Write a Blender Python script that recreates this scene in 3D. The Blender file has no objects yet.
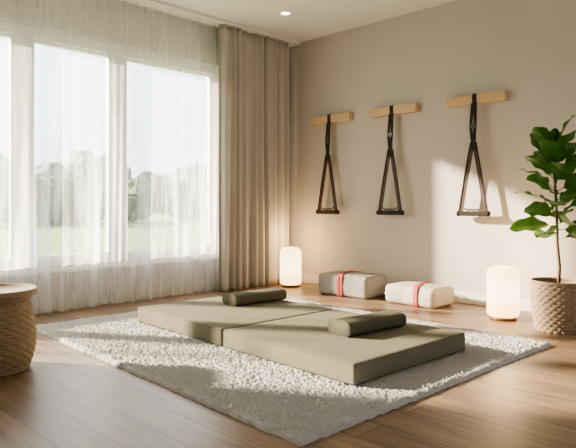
import bpy, bmesh, math, random
from mathutils import Vector, Matrix, Euler, noise
random.seed(7)
scene = bpy.context.scene
scene.view_settings.view_transform = 'AgX'
scene.view_settings.look = 'AgX - Medium High Contrast'
scene.view_settings.exposure = 0.66

# ------------------------------------------------------------------ materials
def new_mat(name):
    m = bpy.data.materials.new(name); m.use_nodes = True
    nt = m.node_tree; nt.nodes.clear()
    out = nt.nodes.new('ShaderNodeOutputMaterial')
    return m, nt, out

def mat_basic(name, c1, c2=None, rough=0.7, scale=8.0, bump=0.0, bscale=60.0, spec=0.3,
              stretch=(1, 1, 1), sheen=0.0, metal=0.0, detail=4, sub=0.0, trans=0.0):
    m, nt, out = new_mat(name)
    N = nt.nodes.new; L = nt.links.new
    b = N('ShaderNodeBsdfPrincipled')
    b.inputs['Roughness'].default_value = rough
    b.inputs['Specular IOR Level'].default_value = spec
    b.inputs['Metallic'].default_value = metal
    b.inputs['Sheen Weight'].default_value = sheen
    tc = N('ShaderNodeTexCoord'); mp = N('ShaderNodeMapping')
    mp.inputs['Scale'].default_value = stretch
    L(tc.outputs['Object'], mp.inputs['Vector'])
    n = N('ShaderNodeTexNoise'); n.inputs['Scale'].default_value = scale
    n.inputs['Detail'].default_value = detail
    L(mp.outputs['Vector'], n.inputs['Vector'])
    mx = N('ShaderNodeMix'); mx.data_type = 'RGBA'
    mx.inputs['A'].default_value = (*c1, 1)
    mx.inputs['B'].default_value = (*(c2 or c1), 1)
    L(n.outputs['Fac'], mx.inputs['Factor'])
    L(mx.outputs['Result'], b.inputs['Base Color'])
    if bump > 0:
        n2 = N('ShaderNodeTexNoise'); n2.inputs['Scale'].default_value = bscale
        n2.inputs['Detail'].default_value = 3
        L(mp.outputs['Vector'], n2.inputs['Vector'])
        bp = N('ShaderNodeBump'); bp.inputs['Strength'].default_value = bump
        bp.inputs['Distance'].default_value = 0.01
        L(n2.outputs['Fac'], bp.inputs['Height']); L(bp.outputs['Normal'], b.inputs['Normal'])
    if trans > 0:
        t = N('ShaderNodeBsdfTranslucent'); L(mx.outputs['Result'], t.inputs['Color'])
        ms = N('ShaderNodeMixShader'); ms.inputs[0].default_value = trans
        L(b.outputs[0], ms.inputs[1]); L(t.outputs[0], ms.inputs[2]); L(ms.outputs[0], out.inputs[0])
    else:
        L(b.outputs[0], out.inputs[0])
    return m

def mat_emit(name, c, s):
    m, nt, out = new_mat(name)
    e = nt.nodes.new('ShaderNodeEmission'); e.inputs[0].default_value = (*c, 1); e.inputs[1].default_value = s
    nt.links.new(e.outputs[0], out.inputs[0]); return m

def mat_lampshade():
    m, nt, out = new_mat('paper_glow')
    N = nt.nodes.new; L = nt.links.new
    tc = N('ShaderNodeTexCoord'); sp = N('ShaderNodeSeparateXYZ'); L(tc.outputs['Generated'], sp.inputs[0])
    r = N('ShaderNodeValToRGB')
    r.color_ramp.elements[0].color = (1.0, 0.50, 0.16, 1)
    r.color_ramp.elements[1].color = (0.85, 0.56, 0.27, 1); r.color_ramp.elements[1].position = 1.0
    e2 = r.color_ramp.elements.new(0.40); e2.color = (1.0, 0.79, 0.48, 1)
    e3 = r.color_ramp.elements.new(0.75); e3.color = (1.0, 0.75, 0.43, 1)
    L(sp.outputs['Z'], r.inputs[0])
    e = N('ShaderNodeEmission'); e.inputs[1].default_value = 2.8
    L(r.outputs[0], e.inputs[0])
    d = N('ShaderNodeBsdfDiffuse'); d.inputs[0].default_value = (.25, .22, .17, 1)
    a = N('ShaderNodeAddShader'); L(e.outputs[0], a.inputs[0]); L(d.outputs[0], a.inputs[1])
    L(a.outputs[0], out.inputs[0]); return m

def mat_floor():
    m, nt, out = new_mat('oak_planks')
    N = nt.nodes.new; L = nt.links.new
    b = N('ShaderNodeBsdfPrincipled')
    tc = N('ShaderNodeTexCoord'); mp = N('ShaderNodeMapping')
    mp.inputs['Rotation'].default_value = (0, 0, math.radians(90))
    L(tc.outputs['Object'], mp.inputs['Vector'])
    br = N('ShaderNodeTexBrick')
    br.inputs['Scale'].default_value = 1.0
    br.inputs['Brick Width'].default_value = 1.7
    br.inputs['Row Height'].default_value = 0.17
    br.inputs['Mortar Size'].default_value = 0.0026
    br.inputs['Mortar Smooth'].default_value = 0.3
    br.offset = 0.37
    br.inputs['Color1'].default_value = (0.225, 0.150, 0.095, 1)
    br.inputs['Color2'].default_value = (0.33, 0.222, 0.14, 1)
    br.inputs['Mortar'].default_value = (0.05, 0.032, 0.022, 1)
    L(mp.outputs['Vector'], br.inputs['Vector'])
    mp2 = N('ShaderNodeMapping'); mp2.inputs['Scale'].default_value = (14, 0.9, 1)
    L(tc.outputs['Object'], mp2.inputs['Vector'])
    n = N('ShaderNodeTexNoise'); n.inputs['Scale'].default_value = 2.5; n.inputs['Detail'].default_value = 7
    n.inputs['Distortion'].default_value = 0.6
    L(mp2.outputs['Vector'], n.inputs['Vector'])
    r = N('ShaderNodeValToRGB')
    r.color_ramp.elements[0].position = 0.3; r.color_ramp.elements[0].color = (0.58, 0.58, 0.58, 1)
    r.color_ramp.elements[1].position = 0.7; r.color_ramp.elements[1].color = (1.15, 1.15, 1.15, 1)
    L(n.outputs['Fac'], r.inputs[0])
    mx = N('ShaderNodeMix'); mx.data_type = 'RGBA'; mx.blend_type = 'MULTIPLY'; mx.inputs['Factor'].default_value = 1
    L(br.outputs['Color'], mx.inputs['A']); L(r.outputs[0], mx.inputs['B'])
    L(mx.outputs['Result'], b.inputs['Base Color'])
    b.inputs['Roughness'].default_value = 0.36
    bp = N('ShaderNodeBump'); bp.inputs['Strength'].default_value = 0.3; bp.inputs['Distance'].default_value = 0.003
    iv = N('ShaderNodeMath'); iv.operation = 'SUBTRACT'; iv.inputs[0].default_value = 1
    L(br.outputs['Fac'], iv.inputs[1]); L(iv.outputs[0], bp.inputs['Height'])
    L(bp.outputs['Normal'], b.inputs['Normal'])
    L(b.outputs[0], out.inputs[0]); return m

def mat_sheer():
    m, nt, out = new_mat('sheer_voile')
    N = nt.nodes.new; L = nt.links.new
    tc = N('ShaderNodeTexCoord'); mp = N('ShaderNodeMapping'); mp.inputs['Scale'].default_value = (1, 0, 0.08)
    L(tc.outputs['Object'], mp.inputs['Vector'])
    n = N('ShaderNodeTexNoise'); n.inputs['Scale'].default_value = 9; n.inputs['Detail'].default_value = 4
    n.inputs['Roughness'].default_value = 0.6
    L(mp.outputs['Vector'], n.inputs['Vector'])
    r = N('ShaderNodeMapRange'); r.inputs['From Min'].default_value = 0.42; r.inputs['From Max'].default_value = 0.62
    r.inputs['To Min'].default_value = 0.0; r.inputs['To Max'].default_value = 1.0
    L(n.outputs['Fac'], r.inputs['Value'])
    sp = N('ShaderNodeSeparateXYZ'); L(tc.outputs['Object'], sp.inputs[0])
    g = N('ShaderNodeMapRange'); g.inputs['From Min'].default_value = 1.8; g.inputs['From Max'].default_value = 0.9
    g.inputs['To Min'].default_value = 0.12; g.inputs['To Max'].default_value = 0.48
    L(sp.outputs['Z'], g.inputs['Value'])
    mu = N('ShaderNodeMath'); mu.operation = 'MULTIPLY_ADD'
    L(r.outputs[0], mu.inputs[0]); L(g.outputs[0], mu.inputs[1]); mu.inputs[2].default_value = 0.17
    d = N('ShaderNodeBsdfDiffuse'); d.inputs[0].default_value = (0.93, 0.94, 0.95, 1)
    t = N('ShaderNodeBsdfTranslucent'); t.inputs[0].default_value = (0.95, 0.96, 0.97, 1)
    m1 = N('ShaderNodeMixShader'); m1.inputs[0].default_value = 0.68
    L(d.outputs[0], m1.inputs[1]); L(t.outputs[0], m1.inputs[2])
    tr = N('ShaderNodeBsdfTransparent')
    m2 = N('ShaderNodeMixShader'); L(mu.outputs[0], m2.inputs[0]); L(tr.outputs[0], m2.inputs[1]); L(m1.outputs[0], m2.inputs[2])
    L(m2.outputs[0], out.inputs[0]); return m

M_wall = mat_basic('wall_paint', (0.53, 0.485, 0.435), (0.56, 0.515, 0.46), 0.85, 3, 0.08, 180, 0.2)
M_ceil = mat_basic('ceiling_paint', (0.76, 0.75, 0.73), (0.78, 0.77, 0.75), 0.9, 3, 0.03, 150, 0.2)
M_trim = mat_basic('white_trim', (0.68, 0.66, 0.62), (0.70, 0.68, 0.64), 0.5, 3)
M_frame = mat_basic('window_frame_white', (0.86, 0.86, 0.85), (0.88, 0.88, 0.87), 0.4, 3)
M_floor = mat_floor()
M_sheer = mat_sheer()
M_drape = mat_basic('linen_drape', (0.53, 0.49, 0.435), (0.59, 0.55, 0.49), 0.95, 30, 0.25, 350, 0.1, (1, 1, 0.3), 0.2, trans=0.18)
M_rug = mat_basic('cream_wool', (0.50, 0.48, 0.44), (0.92, 0.90, 0.86), 1.0, 95, 1.0, 260, 0.05, sheen=0.2, detail=6)
M_mat = mat_basic('taupe_olive_canvas', (0.195, 0.180, 0.130), (0.225, 0.208, 0.152), 0.9, 25, 0.25, 400, 0.15)
M_pipe = mat_basic('taupe_piping', (0.14, 0.128, 0.092), (0.158, 0.145, 0.104), 0.9, 25)
M_bol = mat_basic('dark_olive_canvas', (0.125, 0.116, 0.083), (0.148, 0.137, 0.098), 0.9, 25, 0.25, 400, 0.15)
M_grey = mat_basic('grey_linen', (0.30, 0.285, 0.25), (0.42, 0.395, 0.35), 0.95, 60, 0.4, 300, 0.1)
M_beige = mat_basic('cream_linen', (0.50, 0.445, 0.365), (0.59, 0.53, 0.44), 0.95, 40, 0.4, 300, 0.1)
M_red = mat_basic('red_webbing', (0.46, 0.085, 0.085), (0.56, 0.13, 0.12), 0.8, 90, 0.3, 300)
M_oak = mat_basic('light_oak', (0.54, 0.38, 0.22), (0.66, 0.48, 0.29), 0.5, 9, 0.05, 60, 0.3, (12, 1, 12))
M_strap = mat_basic('dark_webbing', (0.026, 0.020, 0.017), (0.042, 0.033, 0.027), 0.8, 80, 0.3, 300)
M_handle = mat_basic('brown_leather_grip', (0.06, 0.040, 0.028), (0.088, 0.058, 0.041), 0.5, 60, 0.2, 200)
M_metal = mat_basic('dark_metal', (0.08, 0.075, 0.07), None, 0.35, 5, metal=0.9)
M_brass = mat_basic('lamp_base_bronze', (0.12, 0.085, 0.05), (0.16, 0.11, 0.065), 0.4, 5, metal=0.4)
M_leaf = mat_basic('fig_leaf', (0.05, 0.15, 0.024), (0.095, 0.25, 0.045), 0.38, 6, 0.15, 30, 0.5, trans=0.25)
M_vein = mat_basic('leaf_midrib', (0.16, 0.27, 0.07), None, 0.5, 5)
M_bark = mat_basic('bark', (0.13, 0.085, 0.05), (0.21, 0.145, 0.09), 0.9, 30, 0.5, 80)
M_soil = mat_basic('soil', (0.03, 0.02, 0.013), (0.07, 0.045, 0.03), 1.0, 40, 1.0, 60)
M_basket = mat_basic('seagrass', (0.21, 0.15, 0.095), (0.38, 0.285, 0.19), 0.8, 25, 0.4, 150)
M_wick = mat_basic('honey_wicker', (0.25, 0.178, 0.10), (0.42, 0.31, 0.185), 0.65, 25, 0.4, 150)
M_wtop = mat_basic('stool_top_wood', (0.26, 0.185, 0.12), (0.36, 0.26, 0.17), 0.5, 10, 0.05, 60, 0.3, (1, 10, 1))
M_shade = mat_lampshade()
M_grass = mat_basic('lawn', (0.17, 0.25, 0.08), (0.28, 0.35, 0.14), 1.0, 0.5)
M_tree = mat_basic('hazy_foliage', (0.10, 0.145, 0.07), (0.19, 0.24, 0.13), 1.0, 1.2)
M_tree2 = mat_basic('haze_paled_foliage', (0.30, 0.38, 0.32), (0.38, 0.46, 0.39), 1.0, 0.6)  # distance haze put into the pale, desaturated leaf colour

# ------------------------------------------------------------------ helpers
def empty(name, loc=(0, 0, 0), rz=0.0):
    e = bpy.data.objects.new(name, None); e.empty_display_size = 0.1
    e.location = loc; e.rotation_euler = (0, 0, rz)
    scene.collection.objects.link(e); return e

def mk(name, verts, faces, mat, parent=None, smooth=True, loc=(0, 0, 0), rot=(0, 0, 0)):
    me = bpy.data.meshes.new(name); me.from_pydata([tuple(v) for v in verts], [], faces)
    bm = bmesh.new(); bm.from_mesh(me); bmesh.ops.recalc_face_normals(bm, faces=bm.faces); bm.to_mesh(me); bm.free()
    if smooth: me.polygons.foreach_set('use_smooth', [True] * len(me.polygons))
    me.materials.append(mat)
    o = bpy.data.objects.new(name, me); scene.collection.objects.link(o)
    o.location = loc; o.rotation_euler = rot
    if parent: o.parent = parent
    return o

def box(name, lo, hi, mat, parent=None, bevel=0.0):
    x0, y0, z0 = lo; x1, y1, z1 = hi
    c = Vector(((x0+x1)/2, (y0+y1)/2, (z0+z1)/2))
    v = [Vector((x, y, z)) - c for x in (x0, x1) for y in (y0, y1) for z in (z0, z1)]
    f = [(0, 1, 3, 2), (4, 6, 7, 5), (0, 4, 5, 1), (2, 3, 7, 6), (0, 2, 6, 4), (1, 5, 7, 3)]
    o = mk(name, v, f, mat, parent, False, c)
    if bevel > 0:
        b = o.modifiers.new('bev', 'BEVEL'); b.width = bevel; b.segments = 3
    return o

def rounded_box_data(hx, hy, hz, r, nx, ny, nz, k=5, puff=(0, 0, 0), power=1.0):
    def axis(h, n):
        inner = h - r
        a = [-(inner + r*math.tan(math.radians(45*i/k))) for i in range(k, 0, -1)]
        m = [(-inner + 2*inner*i/n) for i in range(n+1)]
        return a + m + [-q for q in reversed(a)]
    ax, ay, az = axis(hx, nx), axis(hy, ny), axis(hz, nz)
    verts = {}; vl = []; faces = []
    X, Y, Z = len(ax)-1, len(ay)-1, len(az)-1
    def vid(i, j, l):
        key = (i, j, l)
        if key not in verts:
            p = Vector((ax[i], ay[j], az[l]))
            q = Vector((max(-(hx-r), min(hx-r, p.x)), max(-(hy-r), min(hy-r, p.y)), max(-(hz-r), min(hz-r, p.z))))
            d = (p-q)
            if d.length > 1e-9: p = q + d.normalized()*r
            u, v, w = p.x/hx, p.y/hy, p.z/hz
            p.z += puff[2]*max(0, (1-u*u))*max(0, (1-v*v))*(w if w > 0 else 0)
            p.x += puff[0]*max(0, (1-w*w))*max(0, (1-v*v))*u
            p.y += puff[1]*max(0, (1-w*w))*max(0, (1-u*u))*v
            verts[key] = len(vl); vl.append(p)
        return verts[key]
    for i in range(X):
        for j in range(Y):
            for l in (0, Z): faces.append((vid(i, j, l), vid(i+1, j, l), vid(i+1, j+1, l), vid(i, j+1, l)))
    for i in range(X):
        for l in range(Z):
            for j in (0, Y): faces.append((vid(i, j, l), vid(i+1, j, l), vid(i+1, j, l+1), vid(i, j, l+1)))
    for j in range(Y):
        for l in range(Z):
            for i in (0, X): faces.append((vid(i, j, l), vid(i, j+1, l), vid(i, j+1, l+1), vid(i, j, l+1)))
    return vl, faces

def tube(name, pts, rad, mat, parent=None, closed=False, seg=8, up=None):
    pts = [Vector(p) for p in pts]; n = len(pts); V = []; F = []
    rads = rad if isinstance(rad, (list, tuple)) else [rad]*n
    prev = None
    for i, p in enumerate(pts):
        a = pts[(i-1) % n] if (closed or i > 0) else p
        b = pts[(i+1) % n] if (closed or i < n-1) else p
        t = (b-a).normalized()
        if prev is None:
            prev = t.orthogonal().normalized()
        prev = (prev - t*prev.dot(t)).normalized(); s = t.cross(prev)
        for k in range(seg):
            an = 2*math.pi*k/seg
            V.append(p + (prev*math.cos(an)+s*math.sin(an))*rads[i])
    m = n if closed else n-1
    for i in range(m):
        for k in range(seg):
            i2 = (i+1) % n
            F.append((i*seg+k, i*seg+(k+1) % seg, i2*seg+(k+1) % seg, i2*seg+k))
    if not closed:
        F.append(tuple(range(seg))); F.append(tuple((n-1)*seg+k for k in range(seg)))
    return mk(name, V, F, mat, parent)

def ribbon(name, pts, wdir, width, thick, ndirs, mat, parent=None, closed=False):
    V = []; F = []; n = len(pts)
    for i, p in enumerate(pts):
        p = Vector(p)
        w = Vector(wdir[i] if isinstance(wdir, list) else wdir).normalized()*width/2
        q = Vector(ndirs[i] if isinstance(ndirs, list) else ndirs).normalized()*thick/2
        V += [p-w-q, p+w-q, p+w+q, p-w+q]
    m = n if closed else n-1
    for i in range(m):
        j = (i+1) % n
        for k in range(4):
            F.append((i*4+k, i*4+(k+1) % 4, j*4+(k+1) % 4, j*4+k))
    if not closed:
        F += [(0, 1, 2, 3), tuple((n-1)*4+k for k in range(4))]
    return mk(name, V, F, mat, parent, False)

def lathe(name, prof, mat, parent=None, seg=64, cap=True, disp=None, loc=(0, 0, 0)):
    V = []; F = []
    for i, (r, z) in enumerate(prof):
        for k in range(seg):
            a = 2*math.pi*k/seg
            rr = r + (disp(a, i, z) if disp else 0)
            V.append((rr*math.cos(a), rr*math.sin(a), z))
    for i in range(len(prof)-1):
        for k in range(seg):
            F.append((i*seg+k, i*seg+(k+1) % seg, (i+1)*seg+(k+1) % seg, (i+1)*seg+k))
    if cap:
        F.append(tuple(range(seg))); F.append(tuple((len(prof)-1)*seg+k for k in range(seg)))
    return mk(name, V, F, mat, parent, True, loc)

# ------------------------------------------------------------------ room shell
H = 2.8
box('floor', (-6.1, -7.2, -0.1), (0.15, 0.2, 0.0), M_floor)
box('ceiling', (-6.1, -7.2, H), (0.15, 0.2, H+0.15), M_ceil)
box('wall_right', (0.0, -7.2, 0.0), (0.15, 0.2, H), M_wall)
box('sunblock_wall_left', (-6.1, -7.2, 0.0), (-6.0, 0.2, H), M_wall)  # unseen wall, added to stop sun entering past the window wall
WX0, WX1, WZ0, WZ1 = -5.0, -0.98, 0.36, 2.40  # window's unseen left end is set to shape the sunlit floor
ww = empty('wall_back')
box('wall_below_window', (-6.0, 0.0, 0.0), (0.0, 0.2, WZ0), M_trim, ww)
box('wall_above_window', (-6.0, 0.0, WZ1), (0.0, 0.2, H), M_trim, ww)
box('wall_beside_window', (WX1, 0.0, WZ0), (0.0, 0.2, WZ1), M_wall, ww)
box('wall_beside_window', (-6.0, 0.0, WZ0), (WX0, 0.2, WZ1), M_wall, ww)
box('baseboard_right', (-0.016, -7.2, 0.0), (0.0, -0.016, 0.10), M_trim, bevel=0.004)
box('baseboard_back', (-6.0, -0.016, 0.0), (0.0, 0.0, 0.10), M_trim, bevel=0.004)

win = empty('window_1', (0, 0, 0))
box('frame_top', (WX0, 0.03, WZ1-0.10), (WX1, 0.15, WZ1), M_frame, win, 0.005)
box('frame_bottom', (WX0, 0.03, WZ0), (WX1, 0.15, WZ0+0.08), M_frame, win, 0.005)
box('frame_side', (WX0, 0.03, WZ0+0.08), (WX0+0.08, 0.15, WZ1-0.10), M_frame, win, 0.005)
box('frame_side', (WX1-0.08, 0.03, WZ0+0.08), (WX1, 0.15, WZ1-0.10), M_frame, win, 0.005)
for cx in (-2.17, -3.04, -3.91):
    box('mullion', (cx-0.07, 0.03, WZ0+0.08), (cx+0.07, 0.15, WZ1-0.10), M_frame, win, 0.006)
edges = [WX0+0.08, -3.98, -3.84, -3.11, -2.97, -2.24, -2.10, WX1-0.08]
for a, b in zip(edges[0::2], edges[1::2]):
    z0, z1 = WZ0+0.08, WZ1-0.10
    s = 0.025
    box('sash', (a, 0.06, z0), (b, 0.11, z0+s), M_frame, win)
    box('sash', (a, 0.06, z1-s), (b, 0.11, z1), M_frame, win)
    box('sash', (a, 0.06, z0+s), (a+s, 0.11, z1-s), M_frame, win)
    box('sash', (b-s, 0.06, z0+s), (b, 0.11, z1-s), M_frame, win)
box('sill', (WX0-0.04, -0.05, WZ0-0.035), (WX1+0.04, 0.03, WZ0), M_frame, win, 0.006)
box('trim_1', (-5.9, -0.27, H-0.03), (-0.02, -0.08, H), M_ceil, bevel=0.004)

# ------------------------------------------------------------------ curtains
def curtain(name, x0, x1, y0, n, amp, zt, zb, mat, cols, rows, seed, flare=0.0, thick=0.0):
    V = []; F = []
    for j in range(rows+1):
        v = j/rows; z = zt + (zb-zt)*v
        for i in range(cols+1):
            u = i/cols
            ph = 2*math.pi*n*(u + 0.022*math.sin(u*17+seed) + 0.012*math.sin(u*41+seed*2) + 0.006*math.sin(v*3+u*23))
            a = amp*(0.65 + 0.35*v)*(0.75+0.3*math.sin(u*31+seed*3))
            y = y0 + a*math.sin(ph) + 0.25*a*math.sin(2*ph+1.3+v*1.5)
            xx = x0 + (x1-x0)*u + 0.25*a*math.cos(ph) + (u-0.5)*flare*(v**2)
            V.append((xx, y, z))
    w = cols+1
    for j in range(rows):
        for i in range(cols):
            F.append((j*w+i, j*w+i+1, (j+1)*w+i+1, (j+1)*w+i))
    o = mk(name, V, F, mat)
    if thick:
        s = o.modifiers.new('sol', 'SOLIDIFY'); s.thickness = thick
    return o
curtain('sheer_curtain', -5.3, -1.06, -0.115, 34, 0.022, H-0.03, 0.006, M_sheer, 1300, 24, 1.0)
curtain('linen_drape_curtain', -1.17, -0.15, -0.205, 10, 0.042, H-0.03, 0.004, M_drape, 420, 40, 2.3, 0.02, 0.003)

# ------------------------------------------------------------------ rug
def build_rug():
    W, D = 2.25, 2.81; nx, ny = 400, 500
    V = []; F = []
    for j in range(ny+1):
        for i in range(nx+1):
            x = -W/2 + W*i/nx; y = -D/2 + D*j/ny
            ed = min(W/2-abs(x), D/2-abs(y))
            e = min(1, ed/0.03); h = 0.020*math.sqrt(max(0, 1-(1-e)**2))
            wx = x + 0.016*noise.noise(Vector((x*25, y*25, 1))); wy = y + 0.016*noise.noise(Vector((x*25, y*25, 5)))
            d = noise.voronoi(Vector((wx*54, wy*54, 0.0)))[0][0]
            nn = noise.noise(Vector((x*140, y*140, 3)))
            z = h + (0.011*(1-min(1, d*1.3)) + 0.009*nn + 0.004*noise.noise(Vector((x*9, y*9, 2))))*e
            wob = 0.008*noise.noise(Vector((x*22, y*22, 8)))
            if ed < 0.06:
                x += wob*1.5; y += wob*1.5
            V.append((x, y, max(z, 0.0)))
    w = nx+1
    for j in range(ny):
        for i in range(nx):
            F.append((j*w+i, j*w+i+1, (j+1)*w+i+1, (j+1)*w+i))
    return mk('shag_rug', V, F, M_rug, None, True, (-2.180, -2.052, 0.001), (0, 0, math.radians(-2.4)))
build_rug()

# ------------------------------------------------------------------ folding mats
R = math.radians(-2.6)
def rrect(hx, hy, r, z, k=6):
    pts = []
    for cx, cy, a0 in ((hx-r, hy-r, 0), (-(hx-r), hy-r, 90), (-(hx-r), -(hy-r), 180), (hx-r, -(hy-r), 270)):
        for i in range(k+1):
            a = math.radians(a0+90*i/k); pts.append((cx+r*math.cos(a), cy+r*math.sin(a), z))
    return pts
def floor_mat(cy):
    c = Vector((-2.164, -2.126, 0)) + Matrix.Rotation(R, 3, 'Z') @ Vector((0, cy, 0))
    e = empty('floor_mattress', (c.x, c.y, 0.028), R)
    hx, hy, hz = 0.513, 0.529, 0.054
    v, f = rounded_box_data(hx, hy, hz, 0.014, 24, 24, 4, 4, (0.004, 0.001, 0.005))
    v = [p + Vector((0, 0, hz)) for p in v]
    mk('foam_body', v, f, M_mat, e)
    tube('piping_top', rrect(hx-0.002, hy-0.002, 0.015, 2*hz-0.006), 0.0034, M_pipe, e, True, 6)
    tube('piping_bottom', rrect(hx-0.002, hy-0.002, 0.015, 0.008), 0.0034, M_pipe, e, True, 6)
floor_mat(0.535); floor_mat(-0.535)

def bolster(x, y, rz, L=0.50, W=0.185, Hh=0.088):
    e = empty('bolster_pillow', (x, y, 0.028+0.108+0.003), rz)
    cs = []; n = 48
    for i in range(n):
        a = 2*math.pi*i/n
        c, s = math.cos(a), math.sin(a)
        cx = (W/2)*math.copysign(abs(c)**0.62, c); cz = (Hh/2)*math.copysign(abs(s)**0.66, s)
        cs.append((cx, cz+Hh/2))
    secs = [(-L/2, .90), (-L/2+0.004, .965), (-L/2+0.012, 1.0)] + [(-L/2+0.012+(L-0.024)*i/16, 1.0) for i in range(1, 16)] + [(L/2-0.012, 1.0), (L/2-0.004, .965), (L/2, .90)]
    V = []; F = []
    for (sx, sc) in secs:
        for (cy, cz) in cs: V.append((sx, cy*sc, (cz-Hh/2)*sc+Hh/2))
    for i in range(len(secs)-1):
        for k in range(n): F.append((i*n+k, i*n+(k+1) % n, (i+1)*n+(k+1) % n, (i+1)*n+k))
    F.append(tuple(range(n))); F.append(tuple((len(secs)-1)*n+k for k in range(n)))
    mk('bolster_body', V, F, M_bol, e)
    for s in (-1, 1):
        tube('end_piping', [(s*(L/2-0.006), cy*.985, (cz-Hh/2)*.985+Hh/2) for cy, cz in cs], 0.0035, M_bol, e, True, 6)
bolster(-1.875, -1.525, math.radians(-5))
bolster(-2.075, -2.765, math.radians(-7))

# ------------------------------------------------------------------ meditation cushions with straps
def loop_band(name, e, hx, hz, r, ypos, width, tilt=0.0, off=0.004, mat=M_red, puff=0.0):
    pts = []; nrm = []
    K = 8
    for cx, cz, a0 in ((hx-r, hz-r, 0), (-(hx-r), hz-r, 90), (-(hx-r), -(hz-r), 180), (hx-r, -(hz-r), 270)):
        for i in range(K+1):
            a = math.radians(a0+90*i/K)
            x = cx+(r+off)*math.cos(a); z = cz+(r+off)*math.sin(a)
            pts.append([x, 0, z]); nrm.append((math.cos(a), 0, math.sin(a)))
        if a0 == 0:
            for i in range(1, 9):
                x = (hx-r) - 2*(hx-r)*i/9
                pts.append([x, 0, hz+off]); nrm.append((0, 0, 1))
    out = []
    for x, y, z in pts:
        u = x/hx; w = max(0, z/hz)
        zz = z + puff*max(0, 1-u*u)*w
        if zz < -hz+0.001: zz = -hz+0.001
        out.append((x, ypos + tilt*x, zz+hz))
    ribbon(name, out, (0, 1, 0), width, 0.003, nrm, mat, e, True)

def cushion(name, x, y, rz, hx, hy, hz, r, mat, puff, bands):
    e = empty(name, (x, y, 0.001), rz)
    v, f = rounded_box_data(hx, hy, hz, r, 14, 20, 6, 6, (0.012, 0.012, puff))
    v = [p + Vector((0, 0, hz)) + Vector((noise.noise(p*7), noise.noise(p*7+Vector((5, 0, 0))), 0))*0.006 for p in v]
    mk('cushion_body', v, f, mat, e)
    tube('seam', rrect(hx+0.008, hy+0.008, r, hz), 0.003, mat, e, True, 6)
    for (yp, wd, ti) in bands:
        loop_band('strap', e, hx+0.012, hz, r, yp, wd, ti, 0.004, M_red, puff)
    return e
cushion('rectangular_meditation_cushion', -0.335, -1.28, math.radians(2), 0.185, 0.30, 0.105, 0.035, M_grey, 0.012, [(0.03, 0.03, 0.0), (0.06, 0.03, 0.35)])
cushion('rectangular_meditation_cushion', -0.335, -2.05, math.radians(-3), 0.175, 0.265, 0.085, 0.045, M_beige, 0.018, [(-0.03, 0.04, 0.3)])

# ------------------------------------------------------------------ lamps
def lamp(x, y, h, r, dx=1):
    e = empty('lantern_floor_lamp', (x, y, 0.0))
    lathe('base', [(0.0, 0.0), (r*0.80, 0.0), (r*0.84, 0.004), (r*0.84, 0.018), (r*0.78, 0.024), (0, 0.024)], M_brass, e, 48, False)
    prof = [(0.0, 0.024), (r*0.80, 0.024)]
    rc = 0.055
    for i in range(7):
        a = math.radians(-70+70*i/6); prof.append((r-0.03+0.03*math.cos(a), 0.056+0.032*math.sin(a)))
    for i in range(6): prof.append((r, 0.056+(h-rc-0.056)*(i+1)/6))
    for i in range(1, 9):
        a = math.radians(90*i/8*0.95); prof.append((r-rc+rc*math.cos(a), h-rc+rc*math.sin(a)))
    prof.append((r*0.3, h-0.001)); prof.append((0, h))
    lathe('paper_shade', prof, M_shade, e, 64, False)
    lathe('top_ring', [(r*0.35, h-0.003), (r*0.35, h+0.004), (r*0.28, h+0.004), (r*0.28, h-0.003)], M_shade, e, 32, False)
    ld = bpy.data.lights.new('lamp_halo_light', 'POINT'); ld.energy = 6.5; ld.color = (1, .66, .34); ld.shadow_soft_size = 0.1  # point light added above the shade to give the lamp its halo
    lo = bpy.data.objects.new('lamp_halo_light', ld); scene.collection.objects.link(lo); lo.parent = e; lo.location = (0, 0, h+0.14)
lamp(-0.345, -0.43, 0.43, 0.118)
lamp(-0.483, -2.899, 0.415, 0.122)

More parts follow.
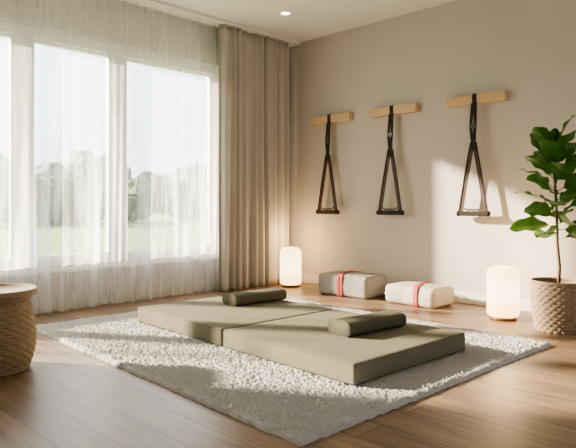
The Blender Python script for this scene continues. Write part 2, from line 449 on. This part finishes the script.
# ------------------------------------------------------------------ wall bars and strap trapezes
def strap_set(y):
    e = empty('yoga_wall_strap', (0, y, 0))
    box('wood_bar', (-0.065, -0.28, 1.808), (0.0, 0.28, 1.893), M_oak, e, 0.005)
    xs = -0.078
    ribbon('bar_loop', [(xs+0.012, 0.0, 1.80), (-0.069, 0.0, 1.85), (-0.069, 0.0, 1.895), (-0.03, 0, 1.897), (-0.004, 0, 1.897)], (0, 1, 0), 0.040, 0.004,
           [(1, 0, 0), (1, 0, 0), (1, 0, 1), (0, 0, 1), (0, 0, 1)], M_strap, e)
    ribbon('upper_strand', [(-0.069, 0.014, 1.815), (xs-0.002, 0.028, 1.60), (xs-0.004, 0.006, 1.42)], (0, 1, 0.06), 0.030, 0.004, (1, 0, 0), M_strap, e)
    ribbon('upper_strand', [(-0.069, -0.012, 1.815), (xs-0.008, -0.016, 1.60), (xs-0.010, -0.006, 1.42)], (0, 1, -0.06), 0.030, 0.004, (1, 0, 0), M_strap, e)
    box('buckle', (xs-0.014, -0.030, 1.585), (xs+0.002, 0.036, 1.630), M_metal, e, 0.004)
    box('strap_junction', (xs-0.016, -0.032, 1.385), (xs+0.002, 0.034, 1.46), M_strap, e, 0.005)
    zb = 0.825
    for s in (-1, 1):
        ribbon('side_strand', [(xs-0.006, s*0.014, 1.43), (xs-0.009, s*0.070, 1.13), (xs-0.012, s*0.122, zb)], (0, 1, s*0.2), 0.042, 0.006, (1, 0, 0), M_handle, e)
        ribbon('strand_edge', [(xs-0.010, s*0.030, 1.43), (xs-0.013, s*0.086, 1.13), (xs-0.016, s*0.138, zb)], (0, 1, s*0.2), 0.013, 0.006, (1, 0, 0), M_strap, e)
        tube('handle_cap', [(xs-0.012, s*0.128, zb-0.002), (xs-0.012, s*0.152, zb-0.002)], 0.024, M_strap, e, False, 14)
    box('grip', (xs-0.034, -0.130, zb-0.024), (xs+0.010, 0.130, zb+0.020), M_strap, e, 0.010)
    ribbon('grip_sling', [(xs-0.014, -0.112, zb+0.06), (xs-0.016, -0.06, zb+0.032), (xs-0.016, 0.06, zb+0.032), (xs-0.014, 0.112, zb+0.06)], (0, 0.1, 1), 0.016, 0.004, (1, 0, 0), M_handle, e)
for y in (-0.745, -1.565, -2.45): strap_set(y)

# ------------------------------------------------------------------ potted fig
pl = empty('potted_fiddle_leaf_fig', (-0.60, -3.36, 0.0))
def weave_prof(f, z0, z1, rows):
    return [(f(z0+(z1-z0)*i/(rows*4)), z0+(z1-z0)*i/(rows*4)) for i in range(rows*4+1)]
rows = 15
def bdisp(a, i, z):
    row = i//4; t = (i % 4)/4
    return 0.0085*math.sin(math.pi*t)*(0.5+0.5*math.cos(a*22+math.pi*row)) - 0.002
bf = lambda z: 0.158+0.03*math.sin(min(1, z/0.36)*math.pi*0.62)
prof = weave_prof(bf, 0.0, 0.35, rows)
lathe('woven_basket', prof, M_basket, pl, 312, False, bdisp)
lathe('basket_inner', [(0.0, 0.004), (0.152, 0.004), (0.172, 0.2), (0.175, 0.345)], M_basket, pl, 64, False)
for k in range(2):
    tube('basket_rim', [(0.181*math.cos(2*math.pi*i/64), 0.181*math.sin(2*math.pi*i/64), 0.349+0.003*math.sin(i*1.57+k*3.14)) for i in range(64)], 0.010, M_basket, pl, True, 8)
lathe('soil', [(0.0, 0.312), (0.09, 0.314), (0.1735, 0.308)], M_soil, pl, 48, False)
trunk = [(0.0, 0.0, 0.30), (0.006, -0.006, 0.45), (-0.004, 0.006, 0.62), (0.004, 0.012, 0.80), (0.0, 0.02, 1.0), (-0.004, 0.03, 1.18), (-0.008, 0.04, 1.30)]
tube('trunk', trunk, [0.013, 0.0115, 0.0105, 0.010, 0.009, 0.007, 0.005], M_bark, pl, False, 10)
def tpos(z):
    for a, b in zip(trunk, trunk[1:]):
        if a[2] <= z <= b[2]:
            t = (z-a[2])/(b[2]-a[2]); return Vector(a).lerp(Vector(b), t)
    return Vector(trunk[-1])
LV, LF, PT = [], [], []
def leaf(base, yaw, pitch, L, W, droop, roll=0.0):
    nu, nv = 14, 8
    rot = Matrix.Rotation(yaw, 3, 'Z') @ Matrix.Rotation(-pitch, 3, 'Y') @ Matrix.Rotation(roll, 3, 'X')
    o = len(LV); mid = []
    for i in range(nu+1):
        u = i/nu
        w = W*0.5*(math.sin(math.pi*u**0.80)**0.62)*(0.62+0.50*u) if 0 < u < 1 else 0.0015
        for j in range(-nv//2, nv//2+1):
            v = j/(nv/2)
            x = L*u; y = w*v
            z = 0.20*abs(y) - droop*L*u*u + 0.010*math.sin(u*15+v*2)*abs(v)
            LV.append(base + rot @ Vector((x, y, z)))
        mid.append(base + rot @ Vector((L*u, 0, 0.0015 - droop*L*u*u)))
    w_ = nv+1
    for i in range(nu):
        for j in range(nv): LF.append((o+i*w_+j, o+i*w_+j+1, o+(i+1)*w_+j+1, o+(i+1)*w_+j))
    PT.append(mid)
z = 0.66; k = 0
rnd = random.Random(12)
yaw = 2.2
while z < 1.27:
    f = (z-0.66)/0.63
    yaw += math.radians(137.5)
    pitch = math.radians(8 + 58*f + rnd.uniform(-10, 10))
    dirp = Vector((math.cos(yaw)*math.cos(pitch), math.sin(yaw)*math.cos(pitch), math.sin(pitch)))
    b = tpos(z); pet = 0.045+0.02*rnd.random()
    e_ = b + dirp*pet
    PT.append([b, b.lerp(e_, .5)+Vector((0, 0, -0.003)), e_])
    leaf(e_, yaw, pitch, rnd.uniform(0.23, 0.28)*(1-0.12*f), rnd.uniform(0.17, 0.205)*(1-0.1*f), rnd.uniform(0.12, 0.38), rnd.uniform(-.9, .9))
    z += 0.021; k += 1
for a in range(4):
    leaf(tpos(1.28), a*1.7+0.4, math.radians(60+7*a), 0.20-0.01*a, 0.12, 0.05)
mk('leaves', LV, LF, M_leaf, pl)
V = []; F = []
for line in PT:
    n = len(line); seg = 5; base = len(V); prev = None
    for i, p in enumerate(line):
        a = line[max(0, i-1)]; b = line[min(n-1, i+1)]; t = (b-a).normalized()
        if prev is None: prev = t.orthogonal().normalized()
        prev = (prev-t*prev.dot(t)).normalized(); s = t.cross(prev)
        r = 0.003*(1-0.7*i/n) if n > 4 else 0.0035
        for q in range(seg):
            an = 2*math.pi*q/seg; V.append(p+(prev*math.cos(an)+s*math.sin(an))*r)
    for i in range(n-1):
        for q in range(seg): F.append((base+i*seg+q, base+i*seg+(q+1) % seg, base+(i+1)*seg+(q+1) % seg, base+(i+1)*seg+q))
mk('leaf_midribs', V, F, M_vein, pl)

# ------------------------------------------------------------------ wicker stool
st = empty('wicker_drum_stool', (-3.80, -1.525, 0.0))
rows = 22
def sf(z):
    t = z/0.40
    return 0.165 + 0.045*math.sin(math.pi*(t**0.9)*0.92+0.15)
def sdisp(a, i, z):
    row = i//4; t = (i % 4)/4
    return 0.009*math.sin(math.pi*t)*(0.5+0.5*math.cos(a*20+math.pi*row)) - 0.002
lathe('wicker_body', weave_prof(sf, 0.0, 0.40, rows), M_wick, st, 280, True, sdisp)
for zz, rr in ((0.008, 0.172), (0.395, 0.185)):
    tube('rim_band', [(rr*math.cos(2*math.pi*i/64), rr*math.sin(2*math.pi*i/64), zz+0.002) for i in range(64)], 0.010, M_wick, st, True, 8)
lathe('tray_top', [(0.0, 0.402), (0.205, 0.402), (0.216, 0.408), (0.220, 0.42), (0.220, 0.438), (0.214, 0.444), (0.206, 0.440), (0.202, 0.432), (0.0, 0.432)], M_wtop, st, 96, False)

# ------------------------------------------------------------------ recessed downlight
for (x, y) in ((-0.86, -0.86), (-0.86, -3.2), (-3.6, -3.2)):
    dl = empty('recessed_downlight', (x, y, H))
    lathe('bezel', [(0.045, -0.001), (0.047, -0.006), (0.066, -0.006), (0.070, 0.0)], M_frame, dl, 48, False)
    lathe('lens', [(0.0, -0.003), (0.046, -0.003)], mat_emit('downlight_glow', (1, .9, .75), 5.0), dl, 32, False)

# ------------------------------------------------------------------ outside
mk('lawn_ground', [(-80, 0.3, -0.35), (160, 0.3, -0.35), (160, 200, -0.35), (-80, 200, -0.35)], [(0, 1, 2, 3)], M_grass, None, False)
def treeline(name, y0, y1, x0, x1, n, h0, h1, mat, seed):
    rn = random.Random(seed); V = []; F = []
    for t in range(n):
        cx = x0+(x1-x0)*(t+rn.random())/n; cy = rn.uniform(y0, y1); h = rn.uniform(h0, h1)
        for b in range(6):
            bm = bmesh.new(); bmesh.ops.create_icosphere(bm, subdivisions=3, radius=1)
            r = h*rn.uniform(0.20, 0.34)
            c = Vector((cx+rn.uniform(-.4, .4)*h, cy+rn.uniform(-.2, .2)*h, -0.35+h*rn.uniform(0.18, 0.72)))
            o = len(V)
            for v in bm.verts:
                p = v.co*r; d = 1+0.35*noise.noise(p*1.6/h*4+c)+0.22*noise.noise(p*5/h*4+c)
                V.append(c+p*d)
            for f in bm.faces: F.append(tuple(o+v.index for v in f.verts))
            bm.free()
    return mk(name, V, F, mat, None, False)
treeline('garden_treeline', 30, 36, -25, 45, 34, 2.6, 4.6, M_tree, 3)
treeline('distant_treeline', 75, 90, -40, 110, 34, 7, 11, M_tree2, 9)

# ------------------------------------------------------------------ light
sd = Vector((0.50, -0.80, -0.36)).normalized()
sl = bpy.data.lights.new('sun', 'SUN'); sl.energy = 17.5; sl.angle = math.radians(2.4); sl.color = (1.0, 0.86, 0.68)
so = bpy.data.objects.new('sun', sl); scene.collection.objects.link(so); so.rotation_euler = sd.to_track_quat('-Z', 'Y').to_euler()

w = bpy.data.worlds.new('hazy_morning_sky'); scene.world = w; w.use_nodes = True
nt = w.node_tree; nt.nodes.clear(); N = nt.nodes.new; L = nt.links.new
wo = N('ShaderNodeOutputWorld'); bg = N('ShaderNodeBackground'); L(bg.outputs[0], wo.inputs[0])
tc = N('ShaderNodeTexCoord'); dp = N('ShaderNodeVectorMath'); dp.operation = 'DOT_PRODUCT'
L(tc.outputs['Generated'], dp.inputs[0]); dp.inputs[1].default_value = (-sd.x, -sd.y, -sd.z)
rp = N('ShaderNodeValToRGB')
rp.color_ramp.elements[0].position = 0.0; rp.color_ramp.elements[0].color = (0.80, 0.82, 0.86, 1)
rp.color_ramp.elements[1].position = 1.0; rp.color_ramp.elements[1].color = (1.0, 0.97, 0.91, 1)
e2 = rp.color_ramp.elements.new(0.75); e2.color = (0.80, 0.90, 1.0, 1)
mr = N('ShaderNodeMapRange'); mr.inputs['From Min'].default_value = -1; mr.inputs['From Max'].default_value = 1
L(dp.outputs['Value'], mr.inputs['Value']); L(mr.outputs[0], rp.inputs[0]); L(rp.outputs[0], bg.inputs[0])
ms = N('ShaderNodeMapRange'); ms.inputs['From Min'].default_value = -0.3; ms.inputs['From Max'].default_value = 0.9
ms.inputs['To Min'].default_value = 0.60; ms.inputs['To Max'].default_value = 3.3
L(dp.outputs['Value'], ms.inputs['Value']); L(ms.outputs[0], bg.inputs[1])

pd = bpy.data.lights.new('window_sky_portal', 'AREA'); pd.shape = 'RECTANGLE'; pd.size = WX1-WX0; pd.size_y = WZ1-WZ0
pd.cycles.is_portal = True
po = bpy.data.objects.new('window_sky_portal', pd); scene.collection.objects.link(po)
po.location = ((WX0+WX1)/2, 0.22, (WZ0+WZ1)/2); po.rotation_euler = Vector((0, -1, 0)).to_track_quat('-Z', 'Z').to_euler()
pd2 = bpy.data.lights.new('open_back_fill_portal', 'AREA'); pd2.shape = 'RECTANGLE'; pd2.size = 6.0; pd2.size_y = 2.8  # back wall left out so sky light fills the room
pd2.cycles.is_portal = True
po2 = bpy.data.objects.new('open_back_fill_portal', pd2); scene.collection.objects.link(po2)
po2.location = (-3.0, -7.25, 1.4); po2.rotation_euler = Vector((0, 1, 0)).to_track_quat('-Z', 'Z').to_euler()

# ------------------------------------------------------------------ camera
cd = bpy.data.cameras.new('camera'); cd.sensor_width = 36; cd.lens = 36*578/576; cd.shift_y = -19/576
cd.clip_start = 0.05; cd.clip_end = 500
co = bpy.data.objects.new('camera', cd); scene.collection.objects.link(co)
co.location = (-4.931, -4.879, 0.9)
fw = Vector((0.7145, 0.6997, 0))
co.rotation_euler = fw.to_track_quat('-Z', 'Y').to_euler()
scene.camera = co
